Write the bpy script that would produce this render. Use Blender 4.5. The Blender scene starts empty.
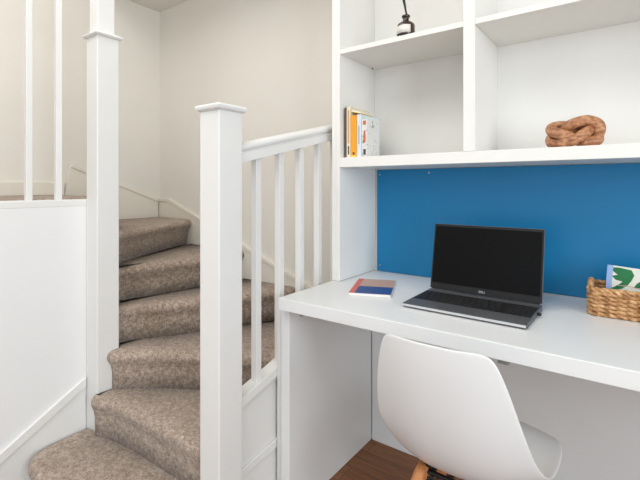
import bpy, bmesh, math, random
from mathutils import Vector, Matrix
random.seed(7)
C = bpy.context.scene.collection
PI = math.pi

# ------------------------------------------------------------------ camera
cam_data = bpy.data.cameras.new('camera')
cam = bpy.data.objects.new('camera', cam_data); C.objects.link(cam)
YAW = math.atan2(311, 424)
cam.location = (0, 0, 1.118)
cam.rotation_euler = (PI/2, 0, YAW)
cam_data.sensor_width = 36; cam_data.lens = 424/640*36
cam_data.shift_y = -53/640
cam_data.clip_start = 0.05
bpy.context.scene.camera = cam

# ------------------------------------------------------------------ world, lights, exposure
w = bpy.data.worlds.new('world'); bpy.context.scene.world = w
w.use_nodes = True
bg = w.node_tree.nodes['Background']
bg.inputs[0].default_value = (0.80, 0.90, 1.0, 1); bg.inputs[1].default_value = 1.0

def area(name, loc, target, sx, sy, power, col):
    d = bpy.data.lights.new(name, 'AREA'); d.shape = 'RECTANGLE'; d.size = sx; d.size_y = sy
    d.energy = power; d.color = col
    o = bpy.data.objects.new(name, d); C.objects.link(o); o.location = loc
    o.rotation_euler = (Vector(target)-Vector(loc)).to_track_quat('-Z', 'Y').to_euler()
    return o
PW = [14, 78, 27, 15.5]
# daylight through the two windows behind the camera (rear wall) and on the right wall
area('rear_window_daylight', (0, -2.28, 1.22), (0, 0, 1.22), 3.1, 2.1, PW[0], (0.88, 0.95, 1.0))
area('right_window_daylight', (2.37, -0.55, 1.45), (0, -0.55, 1.3), 1.7, 1.7, PW[1], (0.88, 0.95, 1.0))
# ceiling lamps: room and stairwell
area('room_ceiling_lamp', (-0.5, -0.5, 2.86), (-0.5, -0.5, 0), 1.2, 1.2, PW[2], (0.98, 0.975, 0.97))
area('stair_ceiling_lamp', (-1.5, 0.35, 2.86), (-1.5, 0.35, 0), 0.9, 0.9, PW[3], (1.0, 0.985, 0.96))

vs = bpy.context.scene.view_settings
vs.view_transform = 'Standard'; vs.look = 'None'; vs.gamma = 1; vs.use_curve_mapping = False
vs.exposure = -0.14

# ------------------------------------------------------------------ materials
def lin(r, g, b):
    f = lambda c: c/12.92 if c <= .04045 else ((c+.055)/1.055)**2.4
    return (f(r/255), f(g/255), f(b/255), 1)

def nodemat(name):
    m = bpy.data.materials.new(name); m.use_nodes = True
    nt = m.node_tree
    return m, nt, nt.nodes['Principled BSDF']

def tex(nt, kind, scale=None, **kw):
    n = nt.nodes.new(kind)
    tc = nt.nodes.new('ShaderNodeTexCoord')
    nt.links.new(tc.outputs['Object'], n.inputs['Vector'])
    if scale is not None: n.inputs['Scale'].default_value = scale
    for k, v in kw.items(): n.inputs[k].default_value = v
    return n

def ramp(nt, src, stops):
    r = nt.nodes.new('ShaderNodeValToRGB')
    e = r.color_ramp.elements
    while len(e) < len(stops): e.new(0.5)
    for el, (p, c) in zip(e, stops): el.position = p; el.color = c
    nt.links.new(src, r.inputs[0])
    return r

def plain(name, col, rough=0.5, var=0.03, scale=6, bump=0.0, bscale=200, spec=0.5, metal=0.0, coat=0.0):
    m, nt, p = nodemat(name)
    n = tex(nt, 'ShaderNodeTexNoise', scale, Detail=3.0)
    a = tuple(max(0, c*(1-var)) for c in col[:3])+(1,); b = tuple(min(1, c*(1+var)) for c in col[:3])+(1,)
    r = ramp(nt, n.outputs['Fac'], [(0.3, a), (0.7, b)])
    nt.links.new(r.outputs[0], p.inputs['Base Color'])
    p.inputs['Roughness'].default_value = rough
    p.inputs['Specular IOR Level'].default_value = spec
    p.inputs['Metallic'].default_value = metal
    p.inputs['Coat Weight'].default_value = coat
    if bump:
        n2 = tex(nt, 'ShaderNodeTexNoise', bscale, Detail=2.0)
        bp = nt.nodes.new('ShaderNodeBump'); bp.inputs['Strength'].default_value = bump; bp.inputs['Distance'].default_value = 0.002
        nt.links.new(n2.outputs['Fac'], bp.inputs['Height']); nt.links.new(bp.outputs[0], p.inputs['Normal'])
    return m

M = {}
M['wall'] = plain('wall_paint', lin(227, 222, 213), 0.75, 0.012, 3, 0.06, 350, 0.25)
M['ceil'] = plain('ceiling_paint', lin(232, 228, 220), 0.8, 0.01, 3, 0, 1, 0.2)
M['white_wall'] = plain('white_emulsion', lin(233, 233, 232), 0.7, 0.01, 3, 0.05, 350, 0.25)
M['gloss'] = plain('white_satin_woodwork', lin(229, 228, 225), 0.38, 0.012, 5, 0.03, 90, 0.4)
M['trim'] = plain('cream_satin_skirting', lin(228, 222, 210), 0.4, 0.012, 5, 0.03, 90, 0.4)
M['cab'] = plain('white_melamine', lin(235, 233, 228), 0.42, 0.01, 8, 0.03, 500, 0.4)
M['desk'] = plain('white_desk_laminate', lin(232, 233, 232), 0.33, 0.01, 8, 0.03, 500, 0.45)
M['blue'] = plain('blue_back_panel', lin(14, 120, 172), 0.4, 0.02, 2, 0, 1, 0.4)
M['steel'] = plain('screw_steel', lin(200, 204, 208), 0.3, 0.03, 40, metal=0.9)
M['grey_metal'] = plain('grey_bracket', lin(150, 148, 145), 0.5, 0.03, 40)
M['shell'] = plain('white_plastic_shell', lin(225, 225, 224), 0.36, 0.008, 5, 0.02, 700, 0.45)
M['black'] = plain('black_metal_rod', lin(22, 22, 22), 0.4, 0.05, 30)
M['dark_brown_glass'] = plain('dark_brown_glass', lin(48, 26, 20), 0.12, 0.1, 20, coat=0.5)
M['paper_label'] = plain('paper_label', lin(226, 222, 214), 0.7, 0.03, 40)
M['reed'] = plain('black_reed', lin(40, 40, 36), 0.7, 0.15, 60)
M['pages'] = plain('book_pages', lin(232, 226, 212), 0.8, 0.05, 200)
M['lap_dark'] = plain('laptop_graphite', lin(92, 93, 96), 0.5, 0.04, 60, metal=0.2)
M['lap_bezel'] = plain('laptop_bezel', lin(30, 30, 31), 0.5, 0.04, 60, spec=0.3)
M['lap_screen'] = plain('laptop_screen', lin(8, 8, 9), 0.4, 0.03, 10, spec=0.12)
M['lap_silver'] = plain('laptop_silver_edge', lin(208, 210, 212), 0.35, 0.02, 60, metal=0.4)
M['key'] = plain('laptop_keys', lin(28, 28, 30), 0.6, 0.05, 60)
M['logo'] = plain('silver_logo', lin(205, 207, 210), 0.35, 0.01, 60, metal=0.3)

def carpet():
    m, nt, p = nodemat('taupe_twist_carpet')
    n = tex(nt, 'ShaderNodeTexNoise', 190, Detail=4.0, Roughness=0.75)
    mid = tex(nt, 'ShaderNodeTexNoise', 62, Detail=4.0, Roughness=0.7)
    big = tex(nt, 'ShaderNodeTexNoise', 9, Detail=3.0)
    av = nt.nodes.new('ShaderNodeMath'); av.operation = 'MULTIPLY_ADD'; av.inputs[1].default_value = 0.55
    h = nt.nodes.new('ShaderNodeMath'); h.operation = 'MULTIPLY'; h.inputs[1].default_value = 0.45
    nt.links.new(mid.outputs['Fac'], h.inputs[0]); nt.links.new(n.outputs['Fac'], av.inputs[0]); nt.links.new(h.outputs[0], av.inputs[2])
    r = ramp(nt, av.outputs[0], [(0.36, lin(116, 98, 84)), (0.5, lin(170, 153, 139)), (0.63, lin(212, 197, 184))])
    r2 = ramp(nt, big.outputs['Fac'], [(0.3, (0.86, 0.84, 0.80, 1)), (0.7, (1.04, 1.03, 1.03, 1))])
    mx = nt.nodes.new('ShaderNodeMixRGB'); mx.blend_type = 'MULTIPLY'; mx.inputs[0].default_value = 1
    nt.links.new(r.outputs[0], mx.inputs[1]); nt.links.new(r2.outputs[0], mx.inputs[2])
    nt.links.new(mx.outputs[0], p.inputs['Base Color'])
    p.inputs['Roughness'].default_value = 0.95; p.inputs['Specular IOR Level'].default_value = 0.1
    p.inputs['Sheen Weight'].default_value = 0.2; p.inputs['Sheen Roughness'].default_value = 0.5
    b = nt.nodes.new('ShaderNodeBump'); b.inputs['Strength'].default_value = 0.8; b.inputs['Distance'].default_value = 0.006
    nt.links.new(av.outputs[0], b.inputs['Height']); nt.links.new(b.outputs[0], p.inputs['Normal'])
    return m
M['carpet'] = carpet()

def floor_mat():
    m, nt, p = nodemat('brown_wood_floor')
    br = tex(nt, 'ShaderNodeTexBrick', 1.0)
    br.inputs['Brick Width'].default_value = 0.9; br.inputs['Row Height'].default_value = 0.12
    br.inputs['Mortar Size'].default_value = 0.0012; br.offset = 0.37
    br.inputs['Color1'].default_value = lin(142, 92, 54); br.inputs['Color2'].default_value = lin(118, 74, 42)
    br.inputs['Mortar'].default_value = lin(60, 38, 26)
    tc = nt.nodes.new('ShaderNodeTexCoord'); mp = nt.nodes.new('ShaderNodeMapping')
    mp.inputs['Scale'].default_value = (3, 40, 3)
    nt.links.new(tc.outputs['Object'], mp.inputs[0])
    n = nt.nodes.new('ShaderNodeTexNoise'); n.inputs['Scale'].default_value = 2; n.inputs['Detail'].default_value = 6
    nt.links.new(mp.outputs[0], n.inputs['Vector'])
    r = ramp(nt, n.outputs['Fac'], [(0.3, (0.62, 0.58, 0.55, 1)), (0.65, (1.1, 1.1, 1.1, 1))])
    mx = nt.nodes.new('ShaderNodeMixRGB'); mx.blend_type = 'MULTIPLY'; mx.inputs[0].default_value = 1
    nt.links.new(br.outputs['Color'], mx.inputs[1]); nt.links.new(r.outputs[0], mx.inputs[2])
    nt.links.new(mx.outputs[0], p.inputs['Base Color'])
    p.inputs['Roughness'].default_value = 0.42
    return m
M['floor'] = floor_mat()

def wood(name, a, b, c, sc=(60, 60, 6), rough=0.5):
    m, nt, p = nodemat(name)
    tc = nt.nodes.new('ShaderNodeTexCoord'); mp = nt.nodes.new('ShaderNodeMapping')
    mp.inputs['Scale'].default_value = sc
    nt.links.new(tc.outputs['Object'], mp.inputs[0])
    n = nt.nodes.new('ShaderNodeTexNoise'); n.inputs['Scale'].default_value = 1; n.inputs['Detail'].default_value = 5
    nt.links.new(mp.outputs[0], n.inputs['Vector'])
    r = ramp(nt, n.outputs['Fac'], [(0.28, a), (0.5, b), (0.72, c)])
    nt.links.new(r.outputs[0], p.inputs['Base Color']); p.inputs['Roughness'].default_value = rough
    return m
M['beech'] = wood('beech_leg', lin(176, 108, 58), lin(208, 140, 84), lin(224, 162, 106))
M['knot'] = wood('carved_brown_wood', lin(112, 66, 42), lin(172, 118, 82), lin(206, 158, 118), (60, 60, 110), 0.5)
M['wicker'] = wood('wicker_strand', lin(120, 78, 44), lin(186, 138, 90), lin(222, 184, 136), (70, 40, 60), 0.65)

def bands(name, stops, axis, lo, hi, rough=0.5, noise=None):
    """flat printed colour bands across a cover, along one object axis"""
    m, nt, p = nodemat(name)
    tc = nt.nodes.new('ShaderNodeTexCoord'); sp = nt.nodes.new('ShaderNodeSeparateXYZ')
    nt.links.new(tc.outputs['Object'], sp.inputs[0])
    mr = nt.nodes.new('ShaderNodeMapRange'); mr.inputs['From Min'].default_value = lo; mr.inputs['From Max'].default_value = hi
    nt.links.new(sp.outputs[axis], mr.inputs['Value'])
    r = ramp(nt, mr.outputs[0], stops); r.color_ramp.interpolation = 'CONSTANT'
    nt.links.new(r.outputs[0], p.inputs['Base Color']); p.inputs['Roughness'].default_value = rough
    return m

def speckle(name, a, b, c, scale, rough=0.6):
    m, nt, p = nodemat(name)
    n = tex(nt, 'ShaderNodeTexNoise', scale, Detail=5.0, Roughness=0.7, Distortion=0.8)
    r = ramp(nt, n.outputs['Fac'], [(0.36, a), (0.44, b), (0.60, b), (0.66, c)])
    nt.links.new(r.outputs[0], p.inputs['Base Color']); p.inputs['Roughness'].default_value = rough
    return m

# ------------------------------------------------------------------ mesh helpers
def box(bm, x0, x1, y0, y1, z0, z1):
    v = [bm.verts.new(p) for p in ((x0,y0,z0),(x1,y0,z0),(x1,y1,z0),(x0,y1,z0),(x0,y0,z1),(x1,y0,z1),(x1,y1,z1),(x0,y1,z1))]
    for f in ((3,2,1,0),(4,5,6,7),(0,1,5,4),(1,2,6,5),(2,3,7,6),(3,0,4,7)): bm.faces.new([v[i] for i in f])

def prism(bm, pts, axis, a, b):
    """extrude a 2D outline along an axis: 'x' -> pts are (y,z), 'y' -> (x,z), 'z' -> (x,y)"""
    def p3(p, t):
        return {'x': (t, p[0], p[1]), 'y': (p[0], t, p[1]), 'z': (p[0], p[1], t)}[axis]
    A = [bm.verts.new(p3(p, a)) for p in pts]; B = [bm.verts.new(p3(p, b)) for p in pts]
    n = len(pts)
    bm.faces.new(A); bm.faces.new(B[::-1])
    for i in range(n): bm.faces.new((A[i], B[i], B[(i+1) % n], A[(i+1) % n]))

def tube(bm, pts, r, n=10, closed=False, flat=1.0):
    pts = [Vector(p) for p in pts]; m = len(pts)
    rs = r if isinstance(r, (list, tuple)) else [r]*m
    rings = []; prev = None
    for i in range(m):
        if closed: t = pts[(i+1) % m]-pts[i-1]
        else: t = pts[min(i+1, m-1)]-pts[max(i-1, 0)]
        t.normalize()
        if prev is None:
            u = t.orthogonal().normalized()
        else:
            u = prev-t*prev.dot(t); u.normalize()
        prev = u; v = t.cross(u)
        rings.append([bm.verts.new(pts[i]+(u*math.cos(2*PI*k/n)+v*math.sin(2*PI*k/n)*flat)*rs[i]) for k in range(n)])
    last = m if closed else m-1
    for i in range(last):
        a, b = rings[i], rings[(i+1) % m]
        off = 0
        if closed and i == m-1:
            off = min(range(n), key=lambda o: sum((a[k].co-b[(k+o) % n].co).length for k in range(n)))
        for k in range(n): bm.faces.new((a[k], a[(k+1) % n], b[(k+1+off) % n], b[(k+off) % n]))
    if not closed:
        bm.faces.new(rings[0][::-1]); bm.faces.new(rings[-1])

def lathe(bm, prof, cx, cy, n=28):
    rings = []
    for r, z in prof:
        rings.append([bm.verts.new((cx+r*math.cos(2*PI*k/n), cy+r*math.sin(2*PI*k/n), z)) for k in range(n)])
    for a, b in zip(rings, rings[1:]):
        for k in range(n): bm.faces.new((a[k], a[(k+1) % n], b[(k+1) % n], b[k]))
    bm.faces.new(rings[0][::-1]); bm.faces.new(rings[-1])

def make(name, bm, mat, parent=None, origin=None, bevel=0, smooth=False, segs=2, local=False):
    """link the bmesh as ONE mesh object; coordinates are world unless local"""
    bmesh.ops.recalc_face_normals(bm, faces=bm.faces)
    org = Vector((0, 0, 0))
    if not local:
        if parent is not None:
            org = Vector(parent['_org'])
        elif origin is not None: org = Vector(origin)
        if org.length: bmesh.ops.translate(bm, verts=bm.verts, vec=-org)
    me = bpy.data.meshes.new(name); bm.to_mesh(me); bm.free()
    if smooth:
        for p in me.polygons: p.use_smooth = True
    me.materials.append(mat)
    o = bpy.data.objects.new(name, me); C.objects.link(o)
    if parent is not None:
        o.parent = parent
    elif not local: o.location = org
    o['_org'] = tuple(org)
    if bevel:
        b = o.modifiers.new('bevel', 'BEVEL'); b.width = bevel; b.segments = segs; b.limit_method = 'ANGLE'; b.angle_limit = 0.6
    return o

def thing(name, label, cat, loc=(0, 0, 0), rz=0, group=None):
    o = bpy.data.objects.new(name, None); C.objects.link(o)
    o.empty_display_size = 0.1
    o.location = loc; o.rotation_euler = (0, 0, rz); o['_org'] = tuple(loc)
    return tag(o, label, cat, group)
def tag(o, label, cat, group=None):
    o['label'] = label; o['category'] = cat
    if group: o['group'] = group
    return o
def struct(name, bm, mat, bevel=0):
    o = make(name, bm, mat, bevel=bevel); o['kind'] = 'structure'; return o
def BM(): return bmesh.new()
def boxo(name, mat, parent, x0, x1, y0, y1, z0, z1, bevel=0.0015, **k):
    bm = BM(); box(bm, x0, x1, y0, y1, z0, z1); return make(name, bm, mat, parent, bevel=bevel, **k)

# ------------------------------------------------------------------ room shell
XL, XR, YB, YF, ZC = -2.55, 2.4, 1.66, -2.3, 2.9
bm = BM(); box(bm, XL-.1, XR+.1, YF-.1, YB+.1, -0.1, 0); struct('floor', bm, M['floor'])
bm = BM(); box(bm, XL-.1, XR+.1, YF-.1, YB+.1, ZC, ZC+.1); struct('ceiling', bm, M['ceil'])
bm = BM(); box(bm, XL-.1, XR+.1, YB, YB+.1, 0, ZC); struct('wall_back', bm, M['wall'])
bm = BM(); box(bm, XL-.1, XL, YF, YB, 0, ZC); struct('wall_left', bm, M['wall'])
# rear wall with a window opening
bm = BM()
box(bm, XL, -1.6, YF-.1, YF, 0, ZC); box(bm, 1.6, XR, YF-.1, YF, 0, ZC)
box(bm, -1.6, 1.6, YF-.1, YF, 0, .15); box(bm, -1.6, 1.6, YF-.1, YF, 2.3, ZC); struct('wall_rear', bm, M['white_wall'])
bm = BM()
box(bm, XR, XR+.1, YF, -1.4, 0, ZC); box(bm, XR, XR+.1, .3, YB, 0, ZC)
box(bm, XR, XR+.1, -1.4, .3, 0, .6); box(bm, XR, XR+.1, -1.4, .3, 2.3, ZC); struct('wall_right', bm, M['white_wall'])
bm = BM()
for x in (-1.6, -.55, .5, 1.55): box(bm, x, x+.05, YF-.08, YF-.04, .15, 2.3)
box(bm, -1.6, 1.6, YF-.08, YF-.04, .15, .2); box(bm, -1.6, 1.6, YF-.08, YF-.04, 2.25, 2.3); struct('window_1', bm, M['gloss'])
bm = BM()
for y in (-1.4, -.575, .25): box(bm, XR+.04, XR+.08, y, y+.05, .6, 2.3)
box(bm, XR+.04, XR+.08, -1.4, .3, .6, .65); box(bm, XR+.04, XR+.08, -1.4, .3, 2.25, 2.3); struct('window_2', bm, M['gloss'])
# soffit along the head of the stairwell
bm = BM(); box(bm, XL, -1.0, 1.22, YB, 2.29, ZC); struct('trim_4', bm, M['ceil'])

# wall strings / skirting round the stair
def mould(bm, line, axis, a0, a1, h, cap):
    """skirting/string board whose top follows `line`, with a thinner bead on top"""
    lo = [(p[0], p[1]-h) for p in line]
    prism(bm, line+lo[::-1], axis, a0, a1)
bm = BM()
line = [(XL, 1.046), (-2.43, 1.043), (-0.97, 0.53)]
prism(bm, [(XL, .30), *line, (-0.97, .1)], 'y', YB-.016, YB)
prism(bm, [(p[0], p[1]) for p in line]+[(p[0], p[1]-.022) for p in line[::-1]], 'y', YB-.022, YB-.0155)
struct('trim_1', bm, M['trim'], 0.002)
bm = BM()
line = [(YB-.023, 1.041), (1.384, 1.14), (1.09, 1.25)]
prism(bm, [(YB-.023, .80), *line, (1.062, 1.076), (1.062, .90)], 'x', XL, XL+.016)
prism(bm, line+[(p[0], p[1]-.022) for p in line[::-1]], 'x', XL+.0155, XL+.022)
struct('trim_2', bm, M['trim'], 0.002)
bm = BM(); prism(bm, [(YF, 1.073), (1.06, 1.073), (1.06, 1.145), (YF, 1.145)], 'x', XL, XL+.015); struct('baseboard_left', bm, M['trim'], 0.003)

# ------------------------------------------------------------------ landing wall (white panel at the left)
XP = -1.7805
bm = BM(); box(bm, XP-.05, XP, YF, .880, 0, 1.045); struct('wall_landing', bm, M['white_wall'])
bm = BM(); box(bm, XP-.06, XP+.0008, YF, .880, 1.040, 1.068); struct('trim_5', bm, M['gloss'], 0.003)
bm = BM()
zt = lambda y: .186+.57*(y-.525)
y0_ = .525-.186/.57+.045/.57
prism(bm, [(y0_-.0, .0), (y0_, zt(y0_)), (.822, zt(.822)), (.822, .0)], 'x', XP, XP+.006)
prism(bm, [(y0_, zt(y0_)), (.822, zt(.822)), (.822, zt(.822)-.040), (y0_, zt(y0_)-.040)], 'x', XP+.0055, XP+.012)
struct('trim_3', bm, M['gloss'], 0.003)

# ------------------------------------------------------------------ staircase
RISE = 1.073/7
stairs = thing('staircase', 'taupe carpeted winder staircase curling round the tall white post', 'staircase', (-1.5, 1.0, 0))
def smooth_line(pts, n=28):
    """Catmull-Rom through pts, resampled evenly"""
    P = [Vector((p[0], p[1])) for p in pts]
    P = [P[0]*2-P[1]]+P+[P[-1]*2-P[-2]]
    out = []
    for i in range(1, len(P)-2):
        for k in range(16):
            t = k/16
            out.append(0.5*((2*P[i])+(P[i+1]-P[i-1])*t+(2*P[i-1]-5*P[i]+4*P[i+1]-P[i+2])*t*t+(3*P[i]-P[i-1]-3*P[i+1]+P[i+2])*t**3))
    out.append(P[-2])
    d = [0]
    for a, b in zip(out, out[1:]): d.append(d[-1]+(b-a).length)
    res = []; j = 0
    for k in range(n):
        s = d[-1]*k/(n-1)
        while j < len(d)-2 and d[j+1] < s: j += 1
        u = 0 if d[j+1] == d[j] else (s-d[j])/(d[j+1]-d[j])
        res.append(out[j].lerp(out[j+1], min(1, max(0, u))))
    return res
PROFILE = [(0.0, 0.0), (0.45, 0.02), (0.60, 0.25), (0.70, 0.62), (0.78, 0.92), (0.85, 1.0), (0.915, 0.86), (0.96, 0.55), (0.99, 0.08), (1.0, -0.5)]
def step(k, front, back, over=0.024, zlow=None):
    z1 = RISE*k; z0 = RISE*(k-1) if zlow is None else zlow
    fr = smooth_line(front); n = len(fr)
    nor = []
    for i in range(n):
        t = (fr[min(i+1, n-1)]-fr[max(i-1, 0)]).normalized()
        nor.append(Vector((t.y, -t.x)))
    bm = BM(); rings = []
    for fz, a in PROFILE:
        z = z0+(z1-z0)*fz
        ring = [bm.verts.new((fr[i].x+nor[i].x*over*a, fr[i].y+nor[i].y*over*a, z)) for i in range(n)]
        ring += [bm.verts.new((p[0], p[1], z)) for p in back]
        rings.append(ring)
    m = len(rings[0])
    for a, b in zip(rings, rings[1:]):
        for i in range(m): bm.faces.new((a[i], a[(i+1) % m], b[(i+1) % m], b[i]))
    bm.faces.new(rings[0][::-1])
    top = rings[-1]
    f = bm.faces.new(top)
    bmesh.ops.triangulate(bm, faces=[f])
    o = make('step', bm, M['carpet'], stairs, smooth=True)
    return o
step(1, [(-1.748, .822), (-1.752, .74), (-1.742, .655), (-1.70, .612), (-1.60, .598), (-1.35, .590), (-1.0, .585), (-.975, .585)],
     [(-.975, .822), (-1.06, .822), (-1.06, .98), (-1.688, .98), (-1.688, .822), (-1.73, .822)], over=0.02)
step(2, [(-1.693, .8235), (-1.692, .816), (-1.676, .810), (-1.645, .818), (-1.58, .836), (-1.45, .847), (-1.2, .85), (-1.066, .85)],
     [(-1.066, .918), (-1.035, .92), (-1.035, 1.35), (-1.68, .99), (-1.686, .90), (-1.686, .8235)], over=0.014)
step(3, [(-1.6885, .884), (-1.682, .874), (-1.660, .893), (-1.55, .985), (-1.397, 1.079), (-1.2, 1.185), (-1.035, 1.27)],
     [(-1.035, 1.645), (-1.33, 1.645), (-1.70, 1.10), (-1.72, .925), (-1.69, .92)], over=0.022)
step(4, [(-1.745, .925), (-1.72, 1.01), (-1.644, 1.12), (-1.575, 1.24), (-1.475, 1.44), (-1.362, 1.645)],
     [(-1.72, 1.645), (-1.78, 1.15), (-1.80, .93)], over=0.020)
step(5, [(-1.79, .925), (-1.83, .99), (-1.80, 1.12), (-1.778, 1.25), (-1.765, 1.38), (-1.75, 1.645)],
     [(-2.20, 1.645), (-1.95, 1.12), (-1.86, .93)], over=0.026)
step(6, [(-1.83, .93), (-1.90, 1.02), (-1.945, 1.10), (-2.03, 1.25), (-2.15, 1.48), (-2.228, 1.637)],
     [(XL+.024, 1.637), (XL+.024, 1.06), (-1.98, 1.06), (-1.88, .93)], over=0.036)
bm = BM(); prism(bm, [(XL+.002, YF+.01), (XP-.055, YF+.01), (XP-.055, .90), (-1.90, 1.0), (-1.97, 1.056), (XL+.002, 1.056)], 'z', .95, 1.073)
struct('floor_landing', bm, M['carpet'], 0.012)

# ------------------------------------------------------------------ right balustrade
bal = thing('stair_balustrade', 'white square newel post with sloping handrail and spindles beside the desk', 'balustrade', (-1.015, .87, 0))
nw = boxo('newel_post', M['gloss'], bal, -1.060, -.971, .825, .918, 0.001, 1.347, 0.004)
bm = BM()
x0, x1, y0, y1 = -1.060, -.971, .825, .918
def rect(bm, e, z): return [bm.verts.new(p) for p in ((x0-e, y0-e, z), (x1+e, y0-e, z), (x1+e, y1+e, z), (x0-e, y1+e, z))]
rs = [rect(bm, e, z) for e, z in ((.001, 1.346), (.009, 1.350), (.0115, 1.359), (.009, 1.364), (-.038, 1.373))]
bm.faces.new(rs[0][::-1]); bm.faces.new(rs[-1])
for a, b in zip(rs, rs[1:]):
    for i in range(4): bm.faces.new((a[i], a[(i+1) % 4], b[(i+1) % 4], b[i]))
make('newel_cap', bm, M['gloss'], nw, bevel=0.002)
SL = 0.2576
def zr(y): return 1.259+.232*(y-.938)     # top of rail
def zs(y): return 0.452+SL*(y-.949)     # top of string
ya, yb = .9185, YB-.001
xc = -1.015
def sweep(bm, prof, zf):
    """profile of (dx, dz) swept along the slope from the post to the back wall"""
    A = [bm.verts.new((xc+dx, ya, zf(ya)+dz)) for dx, dz in prof]; B = [bm.verts.new((xc+dx, yb, zf(yb)+dz)) for dx, dz in prof]
    n = len(prof); bm.faces.new(A); bm.faces.new(B[::-1])
    for i in range(n): bm.faces.new((A[i], B[i], B[(i+1) % n], A[(i+1) % n]))
bm = BM()
half = [(.0, 0), (.018, -.002), (.027, -.008), (.030, -.016), (.028, -.024), (.020, -.029), (.019, -.033), (.026, -.038), (.027, -.064), (.0, -.064)]
sweep(bm, half+[(-x, z) for x, z in half[-2:0:-1]], zr)
make('handrail', bm, M['gloss'], bal, bevel=0.0015)
bm = BM(); sweep(bm, [(.023, 0), (.024, -.030), (.021, -.034), (.018, -.046), (.014, -.050), (-.014, -.050), (-.024, -.03), (-.024, 0)], zs)
st = make('string', bm, M['gloss'], bal, bevel=0.0015)
bm = BM()
prism(bm, [(ya, .001), (yb, .001), (yb, zs(yb)-.045), (ya, zs(ya)-.045)], 'x', xc-.012, xc+.012)
make('infill_panel', bm, M['gloss'], bal)
bm = BM()
zm = lambda y: .223+.13*(y-.965)
prism(bm, [(ya, zm(ya)-.03), (1.13, zm(1.13)-.03), (1.13, zm(1.13)), (ya, zm(ya))], 'x', xc+.012, xc+.020)
make('moulding', bm, M['gloss'], bal, bevel=0.003)
bm = BM()
prism(bm, [(1.135, .002), (1.185, .002), (1.185, zs(1.185)-.055), (1.135, zs(1.135)-.055)], 'x', xc+.0125, xc+.018)
make('upright', bm, M['gloss'], bal, bevel=0.002)
for i in range(6):
    y = 1.022+.1155*i; h = .0122
    bm = BM(); prism(bm, [(y-h, zs(y-h)-.002), (y+h, zs(y+h)-.002), (y+h, zr(y+h)-.062), (y-h, zr(y-h)-.062)], 'x', xc-h, xc+h)
    make('baluster', bm, M['gloss'], bal, bevel=0.0015)

# ------------------------------------------------------------------ left balustrade
lb = thing('landing_balustrade', 'tall white post with white spindles on the landing edge', 'balustrade', (-1.735, .87, 0))
np_ = boxo('newel_post', M['gloss'], lb, -1.7790, -1.690, .825, .914, .001, 1.724, 0.004)
bm = BM()
x0, x1, y0, y1 = -1.7790, -1.690, .825, .914
rs = [rect(bm, e, z) for e, z in ((.001, 1.716), (.008, 1.719), (.012, 1.724), (.012, 1.729), (-.004, 1.737))]
bm.faces.new(rs[0][::-1]); bm.faces.new(rs[-1])
for a, b in zip(rs, rs[1:]):
    for i in range(4): bm.faces.new((a[i], a[(i+1) % 4], b[(i+1) % 4], b[i]))
make('post_collar', bm, M['gloss'], np_, bevel=0.0015)
boxo('upper_post', M['gloss'], lb, -1.770, -1.702, .833, .902, 1.736, ZC-.002, 0.003)
for i in range(5):
    y = .7275-.1012*i; h = .0105
    boxo('baluster', M['gloss'], lb, -1.797-h, -1.797+h, y-h, y+h, 1.068, 1.95, 0.0015)
boxo('handrail', M['gloss'], lb, -1.829, -1.765, .20, .824, 1.95, 2.0, 0.008)

# ------------------------------------------------------------------ desk
XD1 = 1.35
desk = thing('desk', 'long white built-in desk against the blue panel', 'desk', (-.2, 1.36, 0))
boxo('desktop', M['desk'], desk, -.946, XD1, 1.055, YB-.002, .710, .750, 0.002)
boxo('side_panel', M['desk'], desk, -.964, -.928, 1.090, YB-.008, .0005, .7095, 0.0015)
boxo('back_panel', M['desk'], desk, -.924, XD1, YB-.010, YB-.003, .0005, .7095, 0.001)
boxo('filler_strip', M['gloss'], desk, -.9905, -.966, 1.098, 1.150, .0005, .712, 0.002)
boxo('bracket', M['grey_metal'], desk, -.262, -.236, 1.085, 1.110, .690, .7098, 0.002)
bm = BM(); lathe(bm, [(.005, .700), (.006, .703), (.006, .7098)], -.858, 1.068, 12); make('screw_cap', bm, M['grey_metal'], desk)
for xx in (.25, 1.3): boxo('side_panel', M['desk'], desk, xx, xx+.036, 1.090, YB-.011, .0005, .7095, .0015) if xx > 1 else None

# blue panel
bp = thing('back_board', 'bright blue smooth board behind the laptop under the shelves', 'wall panel', (.2, 1.655, .75))
boxo('board', M['blue'], bp, -.900, XD1, 1.650, 1.657, .7515, 1.1925, 0.001)
def screw(x, z, r=.004):
    bm = BM(); prism(bm, [(x+r*math.cos(a*PI/6), z+r*math.sin(a*PI/6)) for a in range(12)], 'y', 1.6475, 1.6505)
    return make('screw', bm, M['steel'], bp, bevel=.0008)
screw(-.661, 1.176); screw(-.884, .777, .003); screw(-.885, 1.172, .003)

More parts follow.
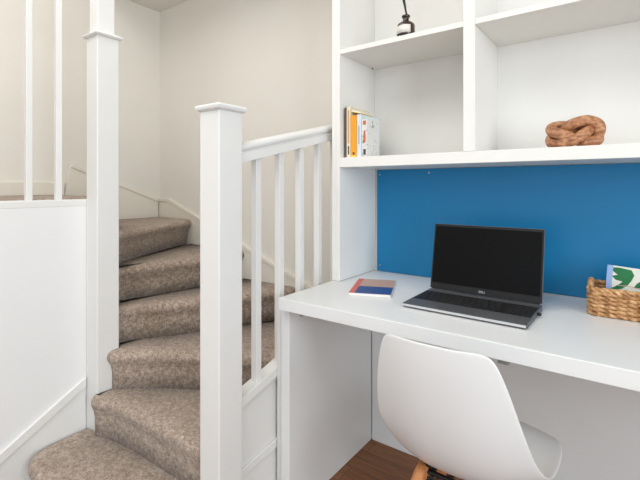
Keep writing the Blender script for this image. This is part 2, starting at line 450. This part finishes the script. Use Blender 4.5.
# ------------------------------------------------------------------ shelf unit
sh = thing('shelf_unit', 'white open shelf unit of boxy bays above the blue board', 'shelves', (.2, 1.5, .75))
YS = 1.374
boxo('side_panel', M['cab'], sh, -.949, -.931, YS, YB-.002, .7515, 2.45, 0.001)
boxo('side_panel', M['cab'], sh, -.9305, -.913, YS, YB-.002, .7515, 2.45, 0.001)
boxo('shelf', M['cab'], sh, -.9125, XD1, YS, YB-.008, 1.1945, 1.232, 0.001)
boxo('divider', M['cab'], sh, -.436, -.399, YS, YB-.008, 1.2325, 2.41, 0.001)
boxo('shelf', M['cab'], sh, -.9125, -.4365, YS+.002, YB-.008, 1.635, 1.653, 0.001)
boxo('shelf', M['cab'], sh, -.3985, .42, YS+.002, YB-.008, 1.635, 1.653, 0.001)
boxo('divider', M['cab'], sh, .4205, .4575, YS, YB-.008, 1.2325, 2.41, 0.001)
boxo('shelf', M['cab'], sh, .458, XD1, YS+.002, YB-.008, 1.635, 1.653, 0.001)
boxo('shelf', M['cab'], sh, -.9125, XD1, YS, YB-.008, 2.4105, 2.448, 0.001)
boxo('back_panel', M['cab'], sh, -.9125, XD1, YB-.0075, YB-.001, 1.1945, 2.448, 0)
bm = BM(); lathe(bm, [(.004, 1.6295), (.004, 1.6345)], -.905, 1.62, 10); make('shelf_pin', bm, M['grey_metal'], sh)

# ------------------------------------------------------------------ books on the lower shelf
ZS = 1.2325
def book(name, label, x0, x1, yfront, depth, h, cover, pages=M['pages'], lean=0.0, extras=()):
    t = thing(name, label, 'book', ((x0+x1)/2, yfront+depth/2, ZS), 0, 'books on the lower shelf')
    c = .0013
    bm = BM()
    box(bm, x0, x0+c, yfront, yfront+depth, ZS, ZS+h); box(bm, x1-c, x1, yfront, yfront+depth, ZS, ZS+h)
    box(bm, x0+c, x1-c, yfront, yfront+c, ZS, ZS+h)
    make('cover', bm, cover, t, bevel=.0004)
    boxo('pages', pages, t, x0+c+.0002, x1-c-.0002, yfront+c+.0002, yfront+depth-.003, ZS+.002, ZS+h-.002, 0)
    for f in extras: f(t)
    t.rotation_euler = (0, lean, 0)
    return t
def spine_mark(name, mat, x0, x1, z0, z1, yf):
    return lambda t: boxo(name, mat, t, x0, x1, yf-.0004, yf+.0002, ZS+z0, ZS+z1, 0)
m_brown = plain('dark_brown_cover', lin(96, 78, 66), .6); m_cream = plain('cream_cover', lin(228, 216, 190), .6)
m_org = plain('orange_cover', lin(236, 160, 40), .55); m_lb = plain('pale_blue_cover', lin(214, 224, 228), .55)
m_map = speckle('map_print_cover', lin(120, 122, 122), lin(222, 221, 217), lin(164, 160, 156), 38)
m_dark = plain('dark_print', lin(70, 60, 52), .6); m_red = plain('red_print', lin(196, 96, 62), .6)
m_yel = plain('yellow_print', lin(232, 196, 70), .6); m_oprint = plain('ochre_print', lin(204, 150, 96), .6)
m_gr = plain('grey_print', lin(120, 122, 122), .6)
yf = 1.398
book('book', 'thin brown-spined book farthest left on the shelf', -0.9045, -0.8970, yf, .15, .197, m_brown)
book('book', 'slim cream book with a patterned spine on the shelf', -0.8962, -0.8790, yf, .15, .199, m_cream,
     extras=[spine_mark('spine_print', m_oprint, -0.8905, -0.8845, .055, .185, yf), spine_mark('spine_lettering', m_dark, -0.8905, -0.8845, .012, .045, yf)])
book('book', 'book with a plain orange spine on the shelf', -0.8778, -0.8505, yf, .13, .163, m_org,
     extras=[spine_mark('spine_logo', m_dark, -0.8685, -0.8600, .010, .020, yf), spine_mark('spine_band', m_yel, -0.8775, -0.8510, .0005, .008, yf)])
book('book', 'pale blue-white book with a plain spine on the shelf', -0.8492, -0.8310, yf, .15, .164, m_lb,
     extras=[spine_mark('spine_lettering', m_gr, -0.8420, -0.8390, .05, .12, yf)])
book('book', 'small white book printed with a grey map, rightmost of the row', -0.8298, -0.8060, yf+.002, .086, .143, m_map,
     extras=[spine_mark('spine_lettering', m_red, -0.8210, -0.8130, .055, .10, yf+.002), spine_mark('spine_emblem', m_red, -0.8230, -0.8110, .122, .138, yf+.002), spine_mark('spine_base', m_dark, -0.8220, -0.8120, .008, .03, yf+.002)])
t = thing('booklet', 'small yellow booklet lying across the tops of the books', 'book', (-.860, 1.45, ZS+.1642))
bm = BM(); prism(bm, [(-.8775, ZS+.1770), (-.8330, ZS+.1655), (-.8325, ZS+.1680), (-.8768, ZS+.1800)], 'y', 1.401, 1.50)
make('cover', bm, plain('yellow_card_cover', lin(214, 188, 110), .6), t)
bm = BM(); prism(bm, [(-.8768, ZS+.1802), (-.8325, ZS+.1682), (-.8315, ZS+.1732), (-.8758, ZS+.1850)], 'y', 1.402, 1.499)
make('pages', bm, M['pages'], t)

# ------------------------------------------------------------------ reed diffuser
ZU = 1.6535
bx, by = -.648, 1.402
t = thing('reed_diffuser', 'dark brown diffuser bottle with black reeds on the upper shelf', 'diffuser', (bx, by, ZU))
K = 1.08
bm = BM()
lathe(bm, [(K*r, ZU+K*z) for r, z in [(.024, 0), (.0285, .002), (.0295, .008), (.0295, .034), (.027, .041), (.019, .047), (.0115, .051), (.0100, .055), (.0100, .063), (.0135, .064), (.0140, .069), (.0125, .071), (.009, .071), (.0088, .062)]], bx, by, 32)
make('bottle', bm, M['dark_brown_glass'], t, smooth=True, bevel=.001)
bm = BM()
n = 28; a0, a1 = -PI*1.15, -PI*.20
vb = []; vt = []
for k in range(n+1):
    a = a0+(a1-a0)*k/n
    vb.append(bm.verts.new((bx+.0323*math.cos(a), by+.0323*math.sin(a), ZU+.007))); vt.append(bm.verts.new((bx+.0323*math.cos(a), by+.0323*math.sin(a), ZU+.034)))
for k in range(n): bm.faces.new((vb[k], vb[k+1], vt[k+1], vt[k]))
lo = make('label_sticker', bm, M['paper_label'], t, smooth=True)
so = lo.modifiers.new('solid', 'SOLIDIFY'); so.thickness = .0003; so.offset = 1
for k, (dx, dy) in enumerate(((-.020, .006), (-.030, .004), (-.026, -.002), (-.033, .010))):
    bm = BM(); tube(bm, [(bx-dx*.25, by-dy*.2, ZU+.060), (bx+dx, by+dy, ZU+.215)], .0033, 8); make('reed', bm, M['reed'], t)

# ------------------------------------------------------------------ wooden knot
t = thing('wooden_knot', 'chunky carved brown wooden knot on the lower shelf', 'ornament', (-.135, 1.465, ZS), 0)
R0 = .0158
pts = []
raw = [(430,122,-.006),(503,160,.000),(505,225,.006),(450,262,.024),(340,262,.030),(225,255,.030),(150,240,.022),(140,275,.004),(170,302,-.010),(245,300,-.020),(330,282,-.026),(395,238,-.018),(432,195,.004),
       (395,160,.030),(300,150,.036),(200,142,.026),(148,160,.006),(155,196,-.014),(215,222,-.026),(290,250,-.020),(360,285,-.002),(430,298,-.006),(490,288,.006),(490,262,.026),(420,232,.036),(320,205,.030),(262,182,.008),(285,155,-.008),(350,132,-.012)]
ctrl = [((x-328)*.000336, y*.88, (318-z)*.000350) for x, z, y in raw]
P = [Vector(c) for c in ctrl]; m = len(P)
for i in range(m):
    p0, p1, p2, p3 = P[i-1], P[i], P[(i+1) % m], P[(i+2) % m]
    for k in range(8):
        u = k/8
        pts.append(0.5*((2*p1)+(p2-p0)*u+(2*p0-5*p1+4*p2-p3)*u*u+(3*p1-p0-3*p2+p3)*u**3))
zmin = min(p.z for p in pts)
pts = [Vector((p.x, p.y, p.z-zmin+R0*.99)) for p in pts]
bm = BM(); tube(bm, pts, R0, 18, closed=True)
o = make('knot', bm, M['knot'], t, smooth=True, local=True)

# ------------------------------------------------------------------ notebook
def lbox(name, mat, t, x0, x1, y0, y1, z0, z1, b=.0006):
    bm = BM(); box(bm, x0, x1, y0, y1, z0, z1); return make(name, bm, mat, t, bevel=b, local=True)
t = thing('notebook', 'thin notebook with blue and tan cover and red spine on the desk', 'notebook', (-.750, 1.350, .7505), math.radians(22))
m_nblue = plain('notebook_blue', lin(34, 74, 136), .5); m_ntan = plain('notebook_tan', lin(194, 160, 142), .5); m_nred = plain('notebook_red', lin(212, 100, 86), .5)
m_npage = plain('notebook_pages', lin(236, 234, 230), .8, .03, 300)
W, D, TH = .142, .226, .0095
lbox('back_cover', m_npage, t, -W/2, W/2, -D/2, D/2, 0, .0010, .0003)
lbox('pages', m_npage, t, -W/2+.001, W/2-.001, -D/2+.001, D/2-.001, .0011, TH-.0011, 0)
fc = lbox('front_cover', m_ntan, t, -W/2, W/2, -D/2, D/2, TH-.001, TH, .0003)
lbox('blue_band', m_nblue, fc, -W/2+.020, W/2-.0002, -D/2+.0002, -D/2+.104, TH+.0001, TH+.0004, 0)
lbox('red_spine_strip', m_nred, fc, -W/2+.0002, -W/2+.020, -D/2+.0002, D/2-.0002, TH+.0001, TH+.0004, 0)

# ------------------------------------------------------------------ laptop
lap = thing('laptop', 'open dark grey laptop with black screen on the white desk', 'laptop', (-.386, 1.408, .7505), math.radians(-1.3))
LW, LD = .1745, .214
bm = BM()
prism(bm, [(-LD, .0030), (-LD+.004, .0015), (-.004, .0015), (0, .004), (0, .0165), (-LD+.001, .0125), (-LD+.0008, .0095)], 'x', -LW, LW)
base = make('base', bm, M['lap_dark'], lap, bevel=.0012, local=True)
lbox('front_edge', M['lap_silver'], base, -LW+.001, LW-.001, -LD-.0006, -LD+.0006, .0048, .0112, .0003)
bm = BM()
prism(bm, [(-LD+.0008, .0126), (-.001, .0166), (-.001, .0176), (-LD+.0008, .0136)], 'x', -LW+.001, LW-.001)
deck = make('palm_deck', bm, M['lap_dark'], lap, bevel=.0004, local=True)
zd = lambda y: .0136+(y+LD-.0008)*.0040/(LD-.0018)
bm = BM(); prism(bm, [(-.148, zd(-.148)+.0001), (-.036, zd(-.036)+.0001), (-.036, zd(-.036)+.0003), (-.148, zd(-.148)+.0003)], 'x', -.1705, .1705)
make('keyboard_well', bm, M['lap_bezel'], deck, local=True)
bm = BM(); prism(bm, [(-.208, zd(-.208)+.0001), (-.153, zd(-.153)+.0001), (-.153, zd(-.153)+.0004), (-.208, zd(-.208)+.0004)], 'x', -.085, .025)
make('touchpad', bm, plain('touchpad', lin(84, 85, 89), .35), deck, local=True)
rows = [(-.036-.0135, .011), (-.054-.016+.006, .0155), (-.0825, .0155), (-.101, .0155), (-.1195, .0155), (-.138, .0155)]
kp = None
for r, (yc, kh) in enumerate(rows):
    xs = []
    x = -.168
    if r == 5: ws = [.0205, .0165, .0165, .0165, .092, .0165, .0165, .0165, .0165]
    else: ws = [.0165+(.004*r if r else 0)]+[.0165]*12+[.030-.004*r if r else .0165]
    for wk in ws:
        if x+wk < .092: xs.append((x, wk))
        x += wk+.0022
    x = .102
    for k in range(4): xs.append((x, .0150)); x += .0172
    for x, wk in xs:
        z = zd(yc)
        lbox('key', M['key'], deck, x, x+wk, yc-kh/2, yc+kh/2, z+.0004, z+.0017, .0003)
# display lid leaning back
th = math.radians(11.5)
LH = .226
lid = bpy.data.objects.new('display_lid', None)
def tilt(bm):
    bmesh.ops.transform(bm, matrix=Matrix.Translation((0, -.004, .0172)) @ Matrix.Rotation(-th, 4, 'X'), verts=bm.verts)
def lidpart(name, mat, parent, x0, x1, y0, y1, z0, z1, b=.0006):
    bm = BM(); box(bm, x0, x1, y0, y1, z0, z1); tilt(bm); return make(name, bm, mat, parent, bevel=b, local=True)
bpy.data.objects.remove(lid)
lid = lidpart('display_lid', M['lap_dark'], lap, -LW, LW, 0, .0060, .004, LH, .0015)
lidpart('bezel', M['lap_bezel'], lid, -LW+.0012, LW-.0012, -.0012, -.0001, .005, LH-.0012, .0004)
lidpart('screen', M['lap_screen'], lid, -LW+.006, LW-.006, -.0020, -.0013, .024, LH-.009, 0)
lidpart('hinge', M['lap_bezel'], lid, -.168, .168, -.003, .006, .0015, .0048, .001)
lidpart('webcam', M['black'], lid, -.002, .002, -.0016, -.0012, LH-.0065, LH-.0030, 0)
cu = bpy.data.curves.new('tmp', 'FONT'); cu.body = 'DELL'; cu.size = .0092; cu.extrude = .0002; cu.align_x = 'CENTER'
tmp = bpy.data.objects.new('tmp', cu); C.objects.link(tmp)
bpy.context.view_layer.update()
dg = bpy.context.evaluated_depsgraph_get()
me = bpy.data.meshes.new_from_object(tmp.evaluated_get(dg)); bpy.data.objects.remove(tmp)
bm = BM(); bm.from_mesh(me); bpy.data.meshes.remove(me)
bmesh.ops.transform(bm, matrix=Matrix.Translation((0, -.0016, .0095)) @ Matrix.Rotation(PI/2, 4, 'X'), verts=bm.verts); tilt(bm)
make('logo', bm, M['logo'], lid, local=True)
bm = BM(); tube(bm, [(LW+.0002, -.075, .0088), (LW+.007, -.075, .0088), (LW+.010, -.074, .0075)], [.0042, .0046, .0030], 12)
make('power_plug', bm, M['black'], lap, local=True, smooth=True)

# ------------------------------------------------------------------ basket with booklet
bt = thing('woven_basket', 'low woven straw basket on the desk holding the leaf-print book', 'basket', (.045, 1.500, .7505))
bx0, bx1, by0, by1, bh = -.142, .142, -.058, .062, .072
def perim(n, rad=.018, grow=0.0):
    x0, x1, y0, y1 = bx0-grow, bx1+grow, by0-grow, by1+grow
    segs = []; L = 0
    pts = []
    for cx_, cy_, a0 in ((x1-rad, y0+rad, -PI/2), (x1-rad, y1-rad, 0), (x0+rad, y1-rad, PI/2), (x0+rad, y0+rad, PI)):
        for k in range(7):
            a = a0+PI/2*k/6; pts.append((cx_+rad*math.cos(a), cy_+rad*math.sin(a)))
    pts.append(pts[0])
    d = [0]
    for a, b in zip(pts, pts[1:]): d.append(d[-1]+math.hypot(b[0]-a[0], b[1]-a[1]))
    out = []; j = 0
    for k in range(n):
        s = d[-1]*k/n
        while d[j+1] < s: j += 1
        u = (s-d[j])/max(1e-9, d[j+1]-d[j])
        out.append((pts[j][0]+(pts[j+1][0]-pts[j][0])*u, pts[j][1]+(pts[j+1][1]-pts[j][1])*u))
    return out
NP = 280; ring = perim(NP)
nrm = []
for k in range(NP):
    a = ring[k-1]; b = ring[(k+1) % NP]; dx, dy = b[0]-a[0], b[1]-a[1]; l = math.hypot(dx, dy); nrm.append((dy/l, -dx/l))
ROWS = 6; STK = 35
bm = BM()
rnd = random.Random(3)
for r in range(ROWS):
    zc = .0068+r*.0115
    for sgn in (0, PI):
        ph = r*PI+sgn
        pts = []; rs_ = []
        for k in range(NP):
            a = 2*PI*STK*k/NP/2+ph
            off = .0034*math.sin(a)
            pts.append((ring[k][0]+nrm[k][0]*off, ring[k][1]+nrm[k][1]*off, zc+.0016*math.cos(a*1.0)+rnd.uniform(-.0005, .0005)))
            rs_.append(.0056+.0009*math.sin(a*1.7+r))
        tube(bm, pts, rs_, 8, closed=True, flat=.8)
make('weave', bm, M['wicker'], bt, local=True, smooth=True)
bm = BM()
for sgn in (0, PI):
    pts = [(ring[k][0]+nrm[k][0]*.0036*math.sin(2*PI*22*k/NP+sgn), ring[k][1]+nrm[k][1]*.0036*math.sin(2*PI*22*k/NP+sgn), bh+.0025+.0034*math.cos(2*PI*22*k/NP+sgn)) for k in range(NP)]
    tube(bm, pts, .0052, 8, closed=True)
make('rim', bm, M['wicker'], bt, local=True, smooth=True)
bm = BM(); box(bm, bx0+.006, bx1-.006, by0+.006, by1-.006, .001, .006); make('base', bm, M['wicker'], bt, local=True)
for sx in (bx0, bx1):
    bm = BM()
    for sgn in (0, PI):
        pts = []
        for k in range(25):
            u = k/24; a = u*PI
            pts.append((sx+.0035*math.sin(u*22+sgn), .012-.030*math.cos(a), bh+.001+.016*math.sin(a)+.0030*math.cos(u*22+sgn)))
        tube(bm, pts, .0046, 8)
    make('handle', bm, M['wicker'], bt, local=True, smooth=True)

# leaf-print book standing in the basket, leaning back a little
pb = thing('leaf_print_book', 'white book with green leaves and lilac spine standing in the basket', 'book', (.045, 1.512, .7630), math.radians(-1))
pb.rotation_euler = (math.radians(-5), math.radians(3.5), math.radians(-3))
m_pw = plain('leaf_book_white', lin(226, 226, 214), .5); m_pl = plain('leaf_book_lilac', lin(150, 176, 222), .5)
m_pg = plain('leaf_green', lin(24, 112, 62), .5, .12, 30); m_ps = plain('leaf_stem_pink', lin(206, 170, 160), .5)
X0, X1, BH = -.108, .078, .1175
lbox('cover', m_pw, pb, X0, X1, -.007, -.0055, 0, BH, .0003)
lbox('back_cover', m_pw, pb, X0, X1, .0055, .007, 0, BH, .0003)
lbox('pages', M['pages'], pb, X0+.003, X1-.003, -.0054, .0054, .002, BH-.003, 0)
lbox('spine_strip', m_pl, pb, X0-.0010, X0+.0135, -.0076, .0072, 0, BH, .0004)
def leaf(cx_, cz_, ang, L, Wd, notch=0):
    """a pointed leaf printed flat on the cover"""
    n = 14; up = []; dn = []
    for k in range(n+1):
        u = k/n; h = Wd*math.sin(PI*u**.8)*(1-.25*u)
        if notch: h *= .75+.25*abs(math.cos(u*PI*notch))
        up.append((u*L, h)); dn.append((u*L, -h))
    o = up+dn[-2:0:-1]
    c, s = math.cos(ang), math.sin(ang)
    pts = []
    for p in o:
        x = cx_+p[0]*c-p[1]*s; z = cz_+p[0]*s+p[1]*c
        pts.append((min(max(x, X0+.0135), X1-.001), min(max(z, .002), BH-.001)))
    return pts
R_ = math.radians
def zoomed(pts): return [(X0+(u-190+(v-90)*.13)/2150, BH-(v-91)/1880) for u, v in pts]
outlines = [zoomed(o) for o in (
 [(216,100),(250,97),(312,102),(324,128),(306,162),(282,192),(252,203),(214,208),(248,184),(262,170),(226,166),(207,147),(240,137),(213,120)],
 [(318,192),(334,170),(352,156),(380,146),(402,150),(392,172),(372,186),(345,192)],
 [(288,214),(330,224),(366,242),(384,268),(350,266),(322,254),(300,238)],
 [(190,217),(216,206),(244,200),(274,200),(250,212),(222,219)],
 [(184,240),(214,234),(238,238),(262,250),(228,252),(200,248)])]
for l in [(.020, .080, R_(40), .050, .013, 3), (.030, .066, R_(-25), .042, .011, 0), (-.06, .035, R_(20), .05, .012, 0), (.0, .035, R_(60), .04, .01, 0)]:
    good = []
    for p in leaf(*l):
        if not good or math.hypot(p[0]-good[-1][0], p[1]-good[-1][1]) > 1e-5: good.append(p)
    outlines.append(good)
for j, good in enumerate(outlines):
    bm = BM(); prism(bm, good, 'y', -.0073-.00004*j, -.0069); make('leaf_print', bm, m_pg, pb, local=True)
bm = BM(); tube(bm, [(-.080, -.0074, .062), (-.055, -.0074, .066), (-.02, -.0074, .060), (.03, -.0074, .066), (.06, -.0074, .080)], .0009, 6)
make('stem_print', bm, m_ps, pb, local=True)

# ------------------------------------------------------------------ chair
ch = thing('chair', 'white moulded plastic chair on wooden dowel legs pulled up to the desk', 'chair', (-.335, 1.075, .0005), 0)
ST = [ # y, z, half width, curl of the edges towards the sitter
 (-.232,.790,.088,.012),(-.232,.786,.110,.018),(-.231,.772,.123,.024),(-.229,.745,.133,.030),(-.222,.700,.146,.036),(-.212,.650,.157,.042),
 (-.198,.595,.168,.050),(-.176,.532,.178,.058),(-.140,.476,.187,.066),(-.085,.442,.194,.060),(-.015,.434,.198,.040),(.060,.442,.199,.014),
 (.130,.453,.198,-.008),(.190,.461,.191,-.018),(.230,.457,.178,-.022),(.255,.438,.156,-.018),(.262,.416,.130,-.010)]
def shell():
    bm = BM(); nu = 20; rows = []
    n = len(ST)
    for i, (y, z, hw, cu) in enumerate(ST):
        a = ST[max(i-1, 0)]; b = ST[min(i+1, n-1)]
        t = Vector((0, b[0]-a[0], b[1]-a[1])).normalized()
        nn = Vector((0, -t.z, t.y))           # towards the sitter / up
        if i == 0: nn = Vector((0, 1, 0))
        row = []
        for j in range(nu+1):
            s = -1+2*j/nu
            e = abs(s)**2.4
            row.append(bm.verts.new(Vector((s*hw, y, z))+nn*cu*e))
        rows.append(row)
    for a, b in zip(rows, rows[1:]):
        for j in range(nu): bm.faces.new((a[j], a[j+1], b[j+1], b[j]))
    return bm
bm = shell()
so = make('shell', bm, M['shell'], ch, smooth=True, local=True)
s2 = so.modifiers.new('solid', 'SOLIDIFY'); s2.thickness = .0065; s2.offset = 0
s3 = so.modifiers.new('sub', 'SUBSURF'); s3.levels = 2; s3.render_levels = 2
CY = .055
for sx in (-1, 1):
    for sy in (-1, 1):
        bm = BM()
        top = Vector((sx*.092, CY+sy*.098, .408)); bot = Vector((sx*.205, CY+sy*.205, .001))
        pts = [top.lerp(bot, u) for u in (0, .06, .5, .94, 1)]
        tube(bm, pts, [.0135, .0170, .0180, .0125, .0120], 14)
        make('leg', bm, M['beech'], ch, local=True, smooth=True)
def rods(name, segs):
    bm = BM()
    for a, b in segs: tube(bm, [a, b], .0048, 8)
    return make(name, bm, M['black'], ch, local=True, smooth=True)
def onleg(sx, sy, z):
    u = (.398-z)/.397
    return Vector((sx*(.088+.107*u), CY+sy*(.098+.107*u), z))
for sy in (-1, 1):
    rods('cross_brace', [(onleg(-1, sy, .375), onleg(1, sy, .22)), (onleg(1, sy, .375), onleg(-1, sy, .22))])
for sx in (-1, 1):
    rods('cross_brace', [(onleg(sx, -1, .375), onleg(sx, 1, .22)), (onleg(sx, 1, .375), onleg(sx, -1, .22))])
for sx in (-1, 1):
    for sy in (-1, 1):
        bm = BM(); tube(bm, [(sx*.075, CY+sy*.085, .385), (sx*.080, CY+sy*.088, .424)], [.010, .016], 12)
        make('shell_mount', bm, M['black'], ch, local=True, smooth=True)
bm = BM(); a, b = CY-.105, CY+.105
box(bm, -.10, .10, a, a+.012, .392, .400); box(bm, -.10, .10, b-.012, b, .392, .400)
box(bm, -.10, -.088, a+.012, b-.012, .392, .400); box(bm, .088, .10, a+.012, b-.012, .392, .400)
make('seat_bracket', bm, M['black'], ch, local=True, bevel=.002)
for o in bpy.data.objects:
    if '_org' in o: del o['_org']
